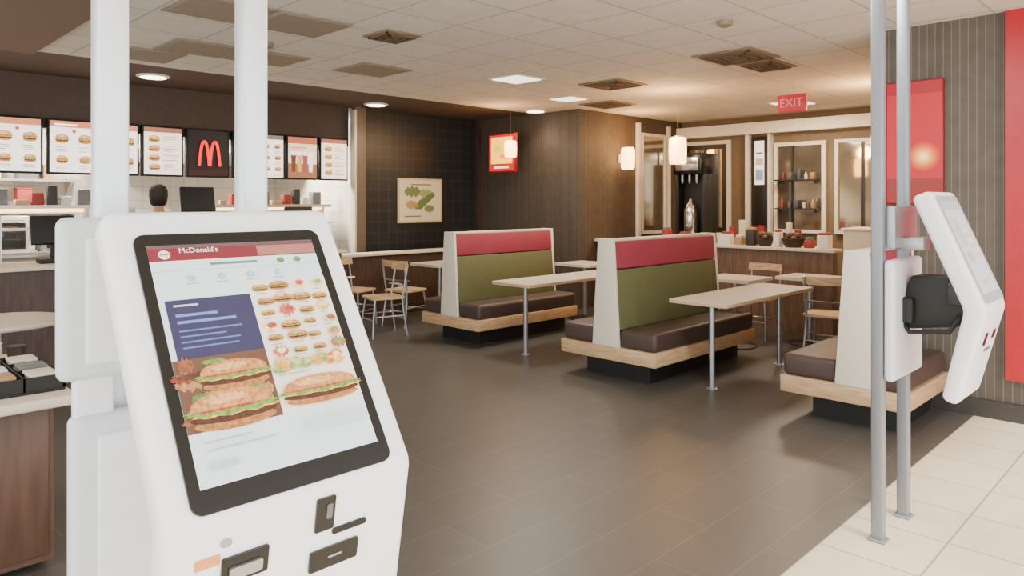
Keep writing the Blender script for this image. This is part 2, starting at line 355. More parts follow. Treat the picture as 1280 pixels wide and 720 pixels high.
# ------------------------------------------------------------ self order kiosks
def kiosk(label, x0, x1, T, E, B, py, pxs, pm, bz, panels, main=True, pw=.033):
    cx = (x0 + x1) / 2
    r = root('order_kiosk', label, 'self-service kiosk', (cx, py, 0))
    T, E, B = Vector((0,) + T), Vector((0,) + E), Vector((0,) + B)
    up = (T - E).normalized(); n1 = Vector((0, -up.z, up.y))
    lo = (E - B).normalized(); n2 = Vector((0, -lo.z, lo.y))
    th = 0.085
    Tb = T - n1 * th; Eb = E - (n1 + n2).normalized() * th * 1.05; Bb = B - n2 * th * .8
    poly = [(p.y, p.z) for p in (T, E, B, Bb, Eb, Tb)]
    add(r, prism_x('body', poly, x0, x1, WHITE, 0.026, 6))
    W = x1 - x0
    U = Vector((1, 0, 0))
    b0, b1, s0, s1 = bz
    mid = E + up * ((s0 + s1) / 2); mid.x = (b0 + b1) / 2
    bw, bh = b1 - b0, s1 - s0
    bm_ = BLACK if main else mat('grey_bezel', (182, 188, 196), .25)
    add(r, rrect_slab('bezel', bw, bh, .022, .005, bm_, mid + n1 * .0005, U, up, n1))
    sw, sh = (bw - .042, bh - .068) if main else (bw - .05, bh - .07)
    so = mid - U * (sw/2) - up * (sh/2 - .008) + n1 * .0056
    if main:
        red = (112, 36, 46); cr = (228, 222, 206)
        S = [('r', 0, 0, 1, 1, (204, 215, 221)), ('r', 0, .925, 1, .985, red), ('r', .62, .93, 1, .98, (150, 100, 88)), ('r', 0, .985, 1, 1, (90, 70, 72)),
             ('e', .085, .955, .032, .021, (230, 214, 204)), ('r', .06, .953, .11, .957, red),
             ('r', .32, .895, .60, .907, (96, 112, 106)), ('e', .75, .9, .025, .014, (80, 120, 80)), ('e', .86, .9, .025, .014, (90, 130, 90)), ('r', 0, .875, 1, .878, (176, 186, 190))]
        for k in range(4): S += [('e', .2 + .17*k, .84, .026, .015, (166, 178, 184)), ('r', .165 + .17*k, .812, .235 + .17*k, .817, (150, 160, 166))]
        S += [('r', .03, .49, .50, .745, (46, 44, 74)), ('r', .07, .715, .2, .723, (190, 190, 206))]
        S += lines(.07, .67, .36, 2, .03, .012, (100, 120, 180)) + lines(.07, .605, .40, 4, .024, .007, (82, 102, 160))
        S += [('r', .0, .2, .50, .49, (92, 62, 48)), ('r', .50, .2, 1, .80, cr)]
        random.seed(9)
        for k in range(34):
            S.append(('w', random.uniform(.04, .45), random.uniform(.22, .47), random.uniform(.03, .09), random.uniform(.01, .03), random.choice([(128, 76, 46), (74, 46, 34), (160, 112, 72), (84, 106, 52), (96, 128, 60), (120, 58, 42)])))
        S += burger(.30, .405, .38, .42) + burger(.25, .27, .46, .44)
        for i in range(6):
            for j in range(4):
                s = random.uniform(.08, .13); jx = random.uniform(-.012, .012); jy = random.uniform(-.006, .006)
                if random.random() < .4:
                    c = random.choice([(214, 170, 90), (170, 184, 120), (200, 130, 80), (190, 90, 70), (150, 96, 60), (224, 200, 150)])
                    S += [('w', .575 + .12*j + jx, .765 - .061*i + jy, s*.42, s*.2, c), ('w', .58 + .12*j + jx, .77 - .061*i + jy, s*.25, s*.12, random.choice([(236, 214, 160), (120, 140, 70), (170, 70, 50)]))]
                else: S += burger(.575 + .12*j + jx, .765 - .061*i + jy, s, .44)
                S += [('r', .535 + .12*j, .735 - .061*i, .535 + .12*j + random.uniform(.04, .08), .739 - .061*i, (150, 142, 132))]
        for k in range(26):
            S.append(('w', random.uniform(.53, .80), random.uniform(.372, .415), random.uniform(.02, .05), random.uniform(.008, .018), random.choice([(132, 150, 84), (170, 176, 110), (206, 150, 70)])))
        for k in range(12):
            S.append(('w', random.uniform(.84, .96), random.uniform(.372, .415), random.uniform(.02, .04), random.uniform(.008, .016), random.choice([(220, 168, 80), (190, 110, 50), (230, 190, 110)])))
        S += burger(.745, .275, .47, .34) + [('r', .52, .352, .72, .357, (150, 146, 140))]
        S += [('r', .06, .15, .3, .157, (160, 170, 176)), ('r', .06, .12, .42, .127, (160, 170, 176)), ('r', .6, .1, .94, .15, (190, 202, 200)), ('r', .06, .05, .2, .08, (174, 188, 194))]
        add(r, art('screen', S, so, U, up, n1, sw, sh, em=0.7, step=.00004, rough=0.28, var=.4, scale=120))
        add(r, text_mesh('screen_text', "McDonald's", .0165, mat('scr_txt', (240, 226, 220), .5, em=.5), so + U*(sw*.15) + up*(sh*.955) + n1*.0135, U, up, n1, 'LEFT', .0001))
    else:
        S = [('r', 0, 0, 1, 1, (206, 214, 222)), ('r', 0, .9, 1, 1, (184, 192, 200)), ('r', .08, .5, .5, .8, (190, 198, 210)), ('r', .55, .3, .94, .8, (220, 220, 218))]
        for i in range(4): S += [('e', .65, .72 - .11*i, .07, .025, (200, 190, 176)), ('e', .85, .72 - .11*i, .07, .025, (200, 192, 182))]
        S += [('e', .28, .38, .18, .06, (196, 182, 166)), ('r', .1, .1, .6, .13, (186, 194, 202))]
        add(r, art('screen', S, so, U, up, n1, sw, sh, em=0.3, step=.00006, rough=0.3))
    def low(name, fx, s, w, h, t, m, rad=.004):
        p = E - lo * s; p.x = x0 + fx * W
        return add(r, rrect_slab(name, w, h, min(rad, w/2.1, h/2.1), t, m, p + n2 * .0005, U, lo, n2))
    GP = mat('grey_plastic', (96, 98, 100), .4)
    if main:
        low('card_terminal', .585, .055, .040, .068, .004, BLACK)
        low('terminal_window', .60, .05, .012, .03, .006, GP)
        low('barcode_scanner_slot', .70, .098, .075, .012, .004, BLACKM)
        low('card_slot', .64, .148, .105, .042, .005, BLACK)
        low('slot_lip', .64, .146, .03, .004, .007, STEEL)
        low('receipt_printer', .275, .10, .085, .05, .005, BLACK)
        low('receipt_tray', .275, .105, .06, .022, .01, STEEL)
        low('sticker', .14, .073, .044, .02, .001, mat('sticker_orange', (226, 150, 84), .5))
        low('lens', .20, .046, .02, .014, .004, STEEL, .0069)
    else:
        low('card_terminal', .35, .14, .035, .06, .004, BLACK)
        low('barcode_scanner_slot', .72, .13, .04, .04, .004, BLACK)
        low('card_slot', .6, .20, .10, .012, .003, GP)
    for px in pxs:
        add(r, box('pole', px - pw, px + pw, py - pw, py + pw, 0, CEIL, pm, .006))
        add(r, box('pole_foot', px - pw - .012, px + pw + .012, py - pw - .012, py + pw + .012, 0, .012, pm, .003))
    for (a, b, c, d, e, f, m, bw_) in panels:
        add(r, box('mounting_panel', a, b, c, d, e, f, m, bw_, 5))
    ay = Eb.y
    if main: add(r, box('support_arm', cx - .08, cx + .08, ay - .01, py - pw, E.z - .02, E.z + .13, PANELW, .012))
    else:
        add(r, prism_x('support_arm', [(ay - .01, E.z - .07), (ay - .01, E.z + .05), (ay + .05, E.z + .13), (py - .10, E.z + .12), (py - .07, E.z + .02), (py - .03, E.z + .0), (py - .03, E.z - .10), (py - .10, E.z - .13), (ay + .06, E.z - .10)], cx - .05, cx + .10, BLACKM, .01))
        add(r, tube('cable', [(cx - .055, ay + .04, E.z - .05), (cx - .075, ay + .08, E.z - .12), (cx - .07, py - .10, E.z - .14), (cx - .06, py - .05, E.z - .06)], .012, BLACKM))
        add(r, box('clamp', cx - .09, cx - .04, py - .12, py - .03, E.z - .10, E.z + .02, BLACKM, .012))
        add(r, box('clamp', cx - .08, cx - .04, ay + .03, ay + .09, E.z + .0, E.z + .10, mat('bracket_dark', (38, 38, 40), .5), .01))
        add(r, box('support_bracket', cx - .05, cx + .05, Tb.y - .02, py - pw, E.z + .24, E.z + .30, STEEL, .008))
    return r

kiosk('white self-order kiosk with lit burger menu screen on two silver poles', .425, .920, (1.556, 1.568), (1.208, 1.043), (1.285, .60), 1.87, (.53, .875), POLE_W,
      (.467, .866, .012, .562),
      [(.405, .96, 1.78, 1.83, 1.185, 1.545, PANEL_SHADE, .02), (.43, .96, 1.785, 1.84, .30, 1.105, PANEL_SHADE, .02),
       (.44, .52, 1.80, 1.835, 1.09, 1.20, PANELW, .008), (.455, .94, 1.77, 1.79, 1.22, 1.50, PANELW, .008), (.48, .94, 1.775, 1.795, .36, 1.06, PANELW, .008)])
kiosk('white self-order kiosk seen from its side, bracketed to two grey poles', 3.57, 3.955, (.95, 1.632), (.732, 1.112), (.842, .69), 1.167, (3.585, 3.95), POLE_G,
      (3.60, 3.93, .03, .535),
      [(3.56, 3.99, 1.09, 1.138, .75, 1.31, PANELW, .02), (3.60, 3.94, 1.10, 1.138, 1.36, 1.56, STEEL, .006)], main=False, pw=.026)

# ------------------------------------------------------------ booths
def booth(x0, x1, yc, hd, label, H=1.245, hn=None, grp='upholstered booth benches'):
    hn = hn or hd
    r = root('booth_bench', label, 'booth seat', ((x0 + x1)/2, yc, 0), grp)
    add(r, box('plinth', x0 + .18, x1 - .04, yc - hn + min(.17, hn*.35), yc + hd - .17, 0, .18, BLACKM))
    add(r, box('base', x0, x1, yc - hn, yc + hd, .18, .30, TRIMW, .006))
    for s, q in ((-1, hn), (1, hd)):
        a, b = sorted((yc + s * .14, yc + s * (q - .01)))
        add(r, box('seat_cushion', x0 + .02, x1 - .01, a, b, .30, .46, CUSH, .035, 5))
    w0, w1 = .140, .075
    def wy(z): return w0 + (w1 - w0) * (z - .46) / (H - .46)
    add(r, prism_x('back_core', [(yc - .12, .30), (yc + .12, .30), (yc + .05, H - .03), (yc - .05, H - .03)], x0 + .03, x1 - .02, DARKW))
    mz = H - .27
    for s in (-1, 1):
        g = prism_x('backrest_lower', [(yc + s*(wy(.45) - .04), .45), (yc + s*wy(.45), .45), (yc + s*wy(mz), mz), (yc + s*(wy(mz) - .04), mz)], x0 + .04, x1 - .03, GREENV, .008)
        q = prism_x('backrest_upper', [(yc + s*(wy(mz+.01) - .04), mz+.01), (yc + s*wy(mz+.01), mz+.01), (yc + s*wy(H-.02), H-.02), (yc + s*(wy(H-.02) - .04), H-.02)], x0 + .04, x1 - .03, REDV, .008)
        add(r, g, q)
    for xa in (x0 - .002, x1 - .03):
        add(r, prism_x('end_panel', [(yc - .145, .30), (yc + .145, .30), (yc + .082, H+.005), (yc - .082, H+.005)], xa, xa + .035, PANELC, .004))
    add(r, box('cap', x0 + .035, x1 - .035, yc - .05, yc + .05, H - .02, H + .003, CREAM, .004))
    return r
booth(5.2, 6.85, 6.2, .49, 'double booth bench, maroon and olive back, brown seats, beside far table', 1.235)
booth(5.1, 6.88, 3.93, .52, 'double booth bench with maroon and olive backrest and brown seats')
booth(5.18, 6.15, 1.83, .54, 'short booth bench with cream end panel against slatted wall', 1.24, hn=.32)

# ------------------------------------------------------------ tables
def long_table(x0, x1, y0, y1, label):
    r = root('dining_table', label, 'table', ((x0+x1)/2, (y0+y1)/2, 0), 'long booth tables')
    add(r, rrect_slab('table_top', x1-x0, y1-y0, .03, .03, TABLETOP, ((x0+x1)/2, (y0+y1)/2, .722), (1,0,0), (0,1,0), (0,0,1)))
    add(r, rrect_slab('edge_band', x1-x0+.006, y1-y0+.006, .032, .02, TRIMW, ((x0+x1)/2, (y0+y1)/2, .726), (1,0,0), (0,1,0), (0,0,1)))
    yc = (y0+y1)/2 - .02
    for x in (x0 + .22, x1 - .22):
        add(r, lathe('leg', [(.024, .006), (.024, .70)], STEEL, (x, yc, 0)))
        add(r, lathe('foot_plate', [(.05, 0), (.05, .006), (.03, .012)], STEEL, (x, yc, 0)))
        add(r, lathe('mount_plate', [(.03, .69), (.09, .712), (.09, .722)], BLACKM, (x, yc, 0)))
    return r
long_table(5.15, 6.9, 4.92, 5.46, 'long laminate table on steel posts between two booths')
long_table(5.28, 7.0, 2.86, 3.40, 'long laminate table on steel posts beside short booth')
def small_table(x, y, w, label, rnd=False):
    r = root('cafe_table', label, 'table', (x, y, 0), 'small cafe tables')
    if rnd: add(r, lathe('table_top', [(w/2-.01, .715), (w/2, .725), (w/2, .74), (w/2-.01, .75)], TABLETOP, (x, y, 0), 40))
    else: add(r, rrect_slab('table_top', w, w, .03, .032, TABLETOP, (x, y, .718), (1,0,0), (0,1,0), (0,0,1)))
    add(r, lathe('column', [(.03, .02), (.03, .70), (.1, .715)], STEEL, (x, y, 0)))
    add(r, lathe('base', [(.23, 0), (.23, .01), (.05, .03), (.03, .05)], BLACKM, (x, y, 0)))
    return r
small_table(7.33, 3.86, .6, 'small square laminate table near partition')
small_table(8.0, 3.32, .56, 'small square laminate table beside wooden chairs')
small_table(7.6, 6.2, .6, 'small square laminate table behind far booth')
small_table(6.22, 7.6, .6, 'small square laminate table by dark tiled wall')
small_table(7.46, 7.6, .6, 'small square laminate table by dark tiled wall')
small_table(1.02, 6.1, .8, 'round cream cafe table before the order counter', True)

# ------------------------------------------------------------ chairs
def chair(loc, rot, label):
    r = root('cafe_chair', label, 'chair', (0, 0, 0), 'wooden cafe chairs')
    add(r, rrect_slab('seat', .42, .42, .07, .022, CHAIRW, (0, 0, .44), (1,0,0), (0,1,0), (0,0,1)))
    for sx, sy in ((1, 1), (1, -1)):
        add(r, tube('leg', [(.16*sx, .16*sy, .44), (.19*sx, .185*sy, .2), (.20*sx, .195*sy, 0.0)], .012, STEEL))
    for sy in (1, -1):
        add(r, tube('leg', [(-.23, .195*sy, 0.0), (-.18, .18*sy, .3), (-.17, .175*sy, .45), (-.2, .18*sy, .62), (-.235, .18*sy, .84)], .012, STEEL))
    add(r, tube('side_rail', [(.19, -.18, .2), (.19, .18, .2)], .008, STEEL), tube('side_rail', [(-.19, -.18, .2), (-.19, .18, .2)], .008, STEEL),
        tube('side_rail', [(-.19, .18, .24), (.19, .18, .24)], .008, STEEL), tube('side_rail', [(-.19, -.18, .24), (.19, -.18, .24)], .008, STEEL))
    for nm, z0, z1, dx in (('backrest', .76, .84, 0), ('back_slat', .58, .60, .04)):
        v = []; f = []; n = 10
        for i in range(n + 1):
            t = -1 + 2 * i / n; y = .205 * t; x = -.25 + .05 * t * t + dx
            v += [(x, y, z0), (x + .018, y, z0), (x + .006, y, z1), (x - .012, y, z1)]
        for i in range(n):
            for k in range(4): f.append((4*i+k, 4*i+(k+1) % 4, 4*i+4+(k+1) % 4, 4*i+4+k))
        f += [(0, 1, 2, 3), (4*n+3, 4*n+2, 4*n+1, 4*n)]
        add(r, mk(nm, v, f, CHAIRW if nm == 'backrest' else STEEL, (0, 0, 0), False))
    r.location = loc; r.rotation_euler = (0, 0, rot)
    return r
c0 = chair((5.57, 7.5, 0), 0.2, 'pale wooden cafe chair with steel legs by low partition')
for loc, rot, lb in [((6.84, 7.6, 0), math.pi, 'pale wooden cafe chair with steel legs at square table'),
                     ((8.0, 3.93, 0), math.pi, 'pale wooden cafe chair with curved back near partition'),
                     ((7.36, 2.86, 0), 0.15, 'pale wooden cafe chair with steel legs pulled to small table'),
                     ((7.6, 5.62, 0), math.pi/2, 'pale wooden cafe chair with curved back behind booth'),
                     ((8.02, 2.74, 0), 1.6, 'pale wooden cafe chair facing small square table'),
                     ((7.35, 4.48, 0), -1.57, 'pale wooden cafe chair with curved back beside booth'),
                     ((4.96, 7.12, 0), 2.9, 'pale wooden cafe chair with steel legs turned from partition'),
                     ((5.1, 7.95, 0), -1.2, 'pale wooden cafe chair with steel legs tucked by partition'),
                     ((6.2, 6.98, 0), 1.57, 'pale wooden cafe chair facing table by dark wall')]:
    copy_tree(c0, loc, rot, lb)

# ------------------------------------------------------------ order counter, kitchen
oc = root('order_counter', 'long order counter with dark wood front and cream top', 'counter', (2.2, 7.9, 0))
add(oc, box('counter_front', -.8, 4.7, 7.62, 8.2, 0, .96, DARKW), box('counter_top', -.85, 4.75, 7.56, 8.26, .96, 1.0, CREAM, .008))
def pos(x, label, h=0):
    r = root('cash_register', label, 'register', (x, 7.9, 1.0), 'point of sale terminals')
    add(r, box('base', x-.12, x+.12, 7.82, 8.0, 1.0, 1.04, BLACKM, .006), tube('stand', [(x, 7.92, 1.03), (x, 7.9, 1.2+h)], .02, BLACKM),
        prism_x('monitor', [(7.86, 1.14+h), (7.89, 1.12+h), (7.95, 1.38+h), (7.92, 1.4+h)], x-.18, x+.18, BLACKM, .006))
pos(3.1, 'black order display on tall stand on counter', .34); pos(1.75, 'black register terminal on the order counter', .05); pos(4.3, 'black register terminal at the counter end', .12)
SS = mat('stainless', (200, 198, 192), .3, .6, var=.05, stretch=(1, 1, 8))
for x, h, lb in ((2.35, .52, 'steel cup rack on the order counter'), (2.72, .42, 'steel lid rack on the order counter'), (1.2, .45, 'steel cup rack on the order counter')):
    r = root('cup_rack', lb, 'rack', (x, 8.05, 1.0), 'racks on order counter')
    add(r, box('back_plate', x-.15, x+.15, 8.16, 8.18, 1.0, 1.0+h, SS), box('side_plate', x-.16, x-.15, 7.98, 8.18, 1.0, 1.0+h, SS), box('side_plate', x+.15, x+.16, 7.98, 8.18, 1.0, 1.0+h, SS))
    for k in range(3): add(r, box('rack_shelf', x-.15, x+.15, 7.98, 8.16, 1.0+.01+k*h/3, 1.0+.02+k*h/3, SS))
    for k in range(3):
        for i in range(3):
            c = cc_[(k+i) % 5]
            add(r, lathe('stored_cups', [(.028, 0), (.038, .09), (.036, .1)], mat('cupc_%d' % c[0], c, .5), (x-.09+.09*i, 8.06, 1.021+k*h/3), 12))
hd = root('exhaust_hood', 'stainless steel exhaust hood over kitchen line', 'hood', (4.0, 11.0, 2.1))
add(hd, prism_x('hood_body', [(10.3, 2.1), (11.49, 2.1), (11.49, 2.7), (10.8, 2.7), (10.3, 2.3)], 2.9, 5.7, SS, .01), box('filter', 3.0, 5.6, 10.5, 11.3, 2.07, 2.1, STEEL))
def kline(x0, x1, label):
    r = root('kitchen_worktable', label, 'work table', ((x0+x1)/2, 10.9, 0), 'stainless work tables')
    add(r, box('table_top', x0, x1, 10.5, 11.4, .88, .92, SS, .006), box('undershelf', x0+.05, x1-.05, 10.55, 11.35, .3, .33, SS))
    for a in (x0+.05, x1-.05):
        for b in (10.56, 11.34): add(r, tube('leg', [(a, b, 0), (a, b, .88)], .02, SS))
kline(.4, 2.7, 'stainless steel kitchen work table'); kline(2.9, 5.6, 'stainless steel kitchen work table under hood')
def shelf(x0, x1, zs, label):
    r = root('wall_shelf', label, 'shelf', ((x0+x1)/2, 11.3, zs), 'kitchen wall shelves')
    add(r, box('board', x0, x1, 11.15, 11.495, zs, zs+.03, SS))
    for x in (x0+.1, x1-.1): add(r, prism_x('bracket', [(11.2, zs), (11.495, zs), (11.495, zs-.2)], x-.01, x+.01, SS))
shelf(.2, 2.8, 1.42, 'steel shelf with boxes on kitchen tile wall'); shelf(.2, 2.8, 1.85, 'upper steel shelf on kitchen tile wall')
BX = [mat('box_tan', (176, 140, 100)), mat('box_white', (236, 232, 226)), mat('box_red', (150, 50, 44)), mat('box_grey', (110, 112, 112)), mat('box_dark', (52, 46, 42))]
x = .28; k = 0
while x < 2.5:
    for zs in (1.45, 1.88):
        w = random.uniform(.12, .24); h = random.uniform(.12, .3)
        r = root('storage_box', ['cardboard box on kitchen shelf', 'white storage box on kitchen shelf', 'red carton on kitchen shelf', 'grey bin on kitchen shelf', 'dark crate on kitchen shelf'][k % 5], 'box', (x + w/2, 11.3, zs), 'boxes on kitchen shelves')
        add(r, box('body', x, x+w, 11.2, 11.42, zs, zs+h, BX[k % 5], .005), box('lid', x-.004, x+w+.004, 11.196, 11.424, zs+h, zs+h+.02, BX[k % 5], .004))
        k += 1
    x += .3
for i, (ex_, ew, eh, m) in enumerate([(.55, .4, .45, SS), (1.05, .35, .32, BLACKM), (1.6, .5, .48, SS), (2.25, .3, .38, BX[3]), (3.2, .6, .55, SS), (4.0, .45, .4, BLACKM), (4.7, .6, .6, SS)]):
    r = root('food_warmer', 'countertop kitchen cabinet appliance in stainless steel' if m is SS else 'dark countertop kitchen appliance', 'kitchen appliance', (ex_+ew/2, 10.9, .92), 'kitchen appliances')
    add(r, box('housing', ex_, ex_+ew, 10.65, 11.1, .94, .92+eh, m, .01), box('door', ex_+.04, ex_+ew-.04, 10.63, 10.65, .99, .92+eh-.08, GLASSD, .004),
        tube('handle', [(ex_+.06, 10.6, .92+eh-.05), (ex_+ew-.06, 10.6, .92+eh-.05)], .008, STEEL))
    for fx in (ex_+.04, ex_+ew-.04): add(r, lathe('foot', [(.015, 0), (.015, .02)], BLACKM, (fx, 10.7, .92)), lathe('foot', [(.015, 0), (.015, .02)], BLACKM, (fx, 11.05, .92)))
def passshelf(x0, x1, lb):
    ps = root('holding_shelf', lb, 'shelf', ((x0+x1)/2, 9.5, 0), 'food pass shelves')
    add(ps, box('worktop', x0, x1, 9.3, 9.8, .95, 1.0, SS, .005), box('cabinet', x0+.05, x1-.05, 9.34, 9.78, 0, .95, SS), box('upper_shelf', x0, x1, 9.35, 9.75, 1.5, 1.54, SS),
        box('middle_shelf', x0, x1, 9.35, 9.75, 1.26, 1.28, SS), box('heat_strip', x0+.1, x1-.1, 9.45, 9.6, 1.46, 1.5, mat('heat_strip_m', (255, 200, 130), .5, em=6)))
    for a in (x0+.05, x1-.05): add(ps, box('upright', a-.02, a+.02, 9.5, 9.6, 1.0, 1.5, SS))
    x = x0 + .08; k = 0
    while x < x1 - .15:
        w = .08 + .05*((k*3) % 4)/3; h = .06 + .16*((k*7) % 5)/4
        top(box('food_carton', x, x+w, 9.4, 9.4 + w, 1.54, 1.54+h, BX[(k*2) % 5], .006), 'small food carton on pass shelf', 'carton', 'cartons on pass shelves'); k += 1
        x += .15
passshelf(3.9, 5.6, 'stainless steel food pass shelf with warm heat strip'); passshelf(.9, 2.5, 'stainless steel food pass shelf with cartons')

# ------------------------------------------------------------ menu boards
def menu(x0, x1, z0, z1, kind, label, y=9.0):
    r = root('menu_board', label, 'menu board', ((x0+x1)/2, y, z0), 'overhead menu boards')
    add(r, box('frame', x0, x1, y, y+.08, z0, z1, BLACKM, .006))
    m_ = .022; w = x1-x0-2*m_; h = z1-z0-2*m_; a = w/h
    S = []
    if kind == 'wide':
        S = [('r', 0, 0, 1, 1, (238, 230, 220)), ('r', 0, .88, 1, 1, (176, 110, 76)), ('r', .05, .91, .3, .95, (255, 240, 225))]
        for j in range(4):
            S += burger(.13 + .25*j, .66, .15, a) + lines(.06 + .25*j, .48, .14, 3, .04, .013, (130, 112, 100))
            S += burger(.13 + .25*j, .25, .13, a) + lines(.06 + .25*j, .11, .14, 2, .04, .013, (130, 112, 100))
        S += [('e', .25, .8, .022, .022*a, (200, 60, 50)), ('e', .75, .8, .022, .022*a, (200, 60, 50))]
    elif kind == 'food':
        S = [('r', 0, 0, 1, 1, (230, 214, 198)), ('r', 0, .9, 1, 1, (130, 80, 60))]
        for i in range(4): S += burger(.26, .76 - .2*i, .3, a*.8) + lines(.5, .8 - .2*i, .42, 3, .05, .016, (150, 116, 98))
    elif kind == 'grid':
        S = [('r', 0, 0, 1, 1, (240, 230, 218)), ('r', 0, .9, 1, 1, (100, 88, 80))]
        for i in range(3):
            for j in range(2): S += burger(.27 + .46*j, .74 - .27*i, .28, a*.85) + lines(.12 + .46*j, .61 - .27*i, .3, 2, .035, .014, (140, 120, 108))
    elif kind == 'drink':
        S = [('r', 0, 0, 1, 1, (212, 190, 154)), ('r', 0, 0, 1, .35, (120, 80, 56)), ('r', 0, .84, 1, 1, (150, 80, 60))]
        for j in range(4): S += [('p', [(.12+.2*j, .15), (.24+.2*j, .15), (.27+.2*j, .6), (.09+.2*j, .6)], [(84, 46, 30), (190, 136, 66), (130, 60, 50), (220, 210, 200)][j]), ('e', .18+.2*j, .6, .09, .05, (244, 236, 226))]
        S += lines(.1, .73, .7, 2, .05, .02, (120, 90, 70))
    elif kind == 'logo':
        S = [('r', 0, 0, 1, 1, (24, 16, 16)), ('r', 0, .0, 1, .12, (60, 18, 18))]
    add(r, art('menu_face', S, (x0+m_, y-.001, z0+m_), (1, 0, 0), (0, 0, 1), (0, -1, 0), w, h, em=(2.2 if kind != 'logo' else .3), step=.0006, var=.35, scale=45))
    if kind == 'logo':
        mm = mat('arches_red', (220, 40, 30), .4, em=2.2)
        cx = (x0+x1)/2; zb = z0 + .14; hh = .3
        for s in (-1, 1):
            pts = []
            for i in range(17):
                t = -1 + 2*i/16
                pts.append((cx + s*.066 + t*.062, y-.03, zb + hh*(1 - abs(t)**2.6)))
            add(r, tube('arch_emblem', pts, .019, mm, 8))
    return r
menu(.98, 1.90, 1.88, 2.48, 'wide', 'wide lit menu board with burgers over counter')
menu(1.94, 2.86, 1.88, 2.48, 'wide', 'wide lit menu board with burgers over counter')
menu(2.89, 3.36, 1.88, 2.48, 'food', 'lit menu board with meals and prices')
menu(3.40, 3.93, 1.88, 2.48, 'logo', 'black panel with glowing red arches emblem')
menu(3.97, 4.28, 1.88, 2.48, 'grid', 'narrow lit menu board with food grid')
menu(4.31, 4.68, 1.88, 2.48, 'grid', 'lit menu board with food grid')
menu(4.71, 5.18, 1.88, 2.48, 'drink', 'lit menu board with drinks')
menu(5.21, 5.66, 1.88, 2.48, 'food', 'lit menu board with meals over counter end')

po = root('wall_poster', 'cream poster with green leaves on dark tiled wall', 'poster', (6.95, 8.98, 1.27))
add(po, box('frame', 6.52, 7.38, 8.965, 8.998, 1.25, 1.94, mat('poster_frame', (206, 190, 150), .5), .004))
S = [('r', 0, 0, 1, 1, (220, 206, 168)), ('w', .3, .72, .2, .12, (110, 124, 70)), ('w', .62, .68, .16, .1, (150, 156, 96)), ('p', [(.35, .3), (.5, .28), (.85, .62), (.8, .72), (.45, .5)], (96, 116, 66)),
     ('w', .28, .4, .14, .1, (176, 140, 84)), ('w', .7, .3, .12, .09, (120, 130, 80)), ('r', .1, .1, .5, .13, (120, 110, 80)), ('r', .25, .88, .75, .91, (130, 120, 90))]
add(po, art('poster_print', S, (6.55, 8.964, 1.28), (1, 0, 0), (0, 0, 1), (0, -1, 0), .8, .63, em=.15, step=.0008))

hs = root('hanging_sign', 'small glowing yellow picture sign with red border hung from ceiling', 'sign', (7.7, 7.9, 2.03))
add(hs, box('frame', 7.68, 7.74, 7.62, 8.2, 2.03, 2.62, REDD, .006))
add(hs, art('sign_face', [('r', 0, 0, 1, 1, (150, 30, 26)), ('r', .08, .2, .94, .94, (250, 176, 40)), ('w', .34, .62, .16, .12, (180, 170, 50)), ('w', .62, .40, .2, .08, (220, 120, 30)), ('r', .2, .07, .8, .13, (240, 200, 160))],
    (7.679, 8.18, 2.05), (0, -1, 0), (0, 0, 1), (-1, 0, 0), .54, .55, em=2.6, step=.001))
for yy in (7.7, 8.12): add(hs, tube('cable', [(7.71, yy, 2.62), (7.71, yy, CEIL)], .004, BLACKM, 6))

rp = root('wall_artwork', 'glossy red art panel with painted orange glow on slatted wall', 'artwork', (6.18, 1.75, 1.56))
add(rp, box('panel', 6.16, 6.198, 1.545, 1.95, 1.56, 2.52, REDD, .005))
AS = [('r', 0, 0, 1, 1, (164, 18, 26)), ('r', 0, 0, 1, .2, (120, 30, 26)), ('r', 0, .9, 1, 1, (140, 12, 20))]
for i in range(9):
    t = i/8; AS.append(('e', .68, .38, .30*(1-t*.85), .12*(1-t*.85), (int(176+79*t), int(40+180*t), int(28+110*t*t))))  # stacked ellipses paint a soft orange glow into the panel colour
add(rp, art('art_painted_glow', AS, (6.158, 1.94, 1.57), (0, -1, 0), (0, 0, 1), (-1, 0, 0), .385, .94, em=1.1, step=.0008))

ex = root('exit_sign', 'red illuminated exit sign hung below ceiling', 'exit sign', (7.86, 3.46, 2.58))
add(ex, box('housing', 7.84, 7.90, 3.30, 3.62, 2.58, 2.77, mat('exit_red', (190, 48, 56), .4, em=.6), .008))
add(ex, text_mesh('exit_letters', 'EXIT', .13, mat('exit_txt', (226, 120, 120), .4, em=.8), (7.838, 3.46, 2.675), (0, -1, 0), (0, 0, 1), (-1, 0, 0)))
add(ex, tube('stem', [(7.87, 3.46, 2.77), (7.87, 3.46, CEIL)], .008, mat('ring_white', (230, 225, 215), .5), 8))

LAMP = mat('lamp_shade_glow', (255, 220, 170), .5, em=8, emc=(255, 196, 126))
def lamp_light(x, y, z, e):
    l = bpy.data.lights.new('lamp_light', 'POINT'); l.energy = e; l.color = (1, .54, .22); l.shadow_soft_size = .12
    lo = bpy.data.objects.new('lamp_light', l); lo.location = (x, y, z); COL.objects.link(lo)
def pendant(x, y, z0, label, h=.3, rr=.1, e=30):
    r = root('pendant_lamp', label, 'pendant lamp', (x, y, z0), 'glass pendant lamps')
    add(r, lathe('lamp_shade', [(rr*.85, 0), (rr*.95, .02), (rr, h*.5), (rr*.95, h-.02), (rr*.8, h)], LAMP, (x, y, z0), 24),
        lathe('cap', [(rr*.5, h), (rr*.5, h+.02)], STEEL, (x, y, z0), 16), tube('cord', [(x, y, z0+h+.01), (x, y, CEIL)], .0012, mat('cord_tan', (120, 104, 88), .6), 6))
    lamp_light(x - .2, y, z0 + h + .12, e)
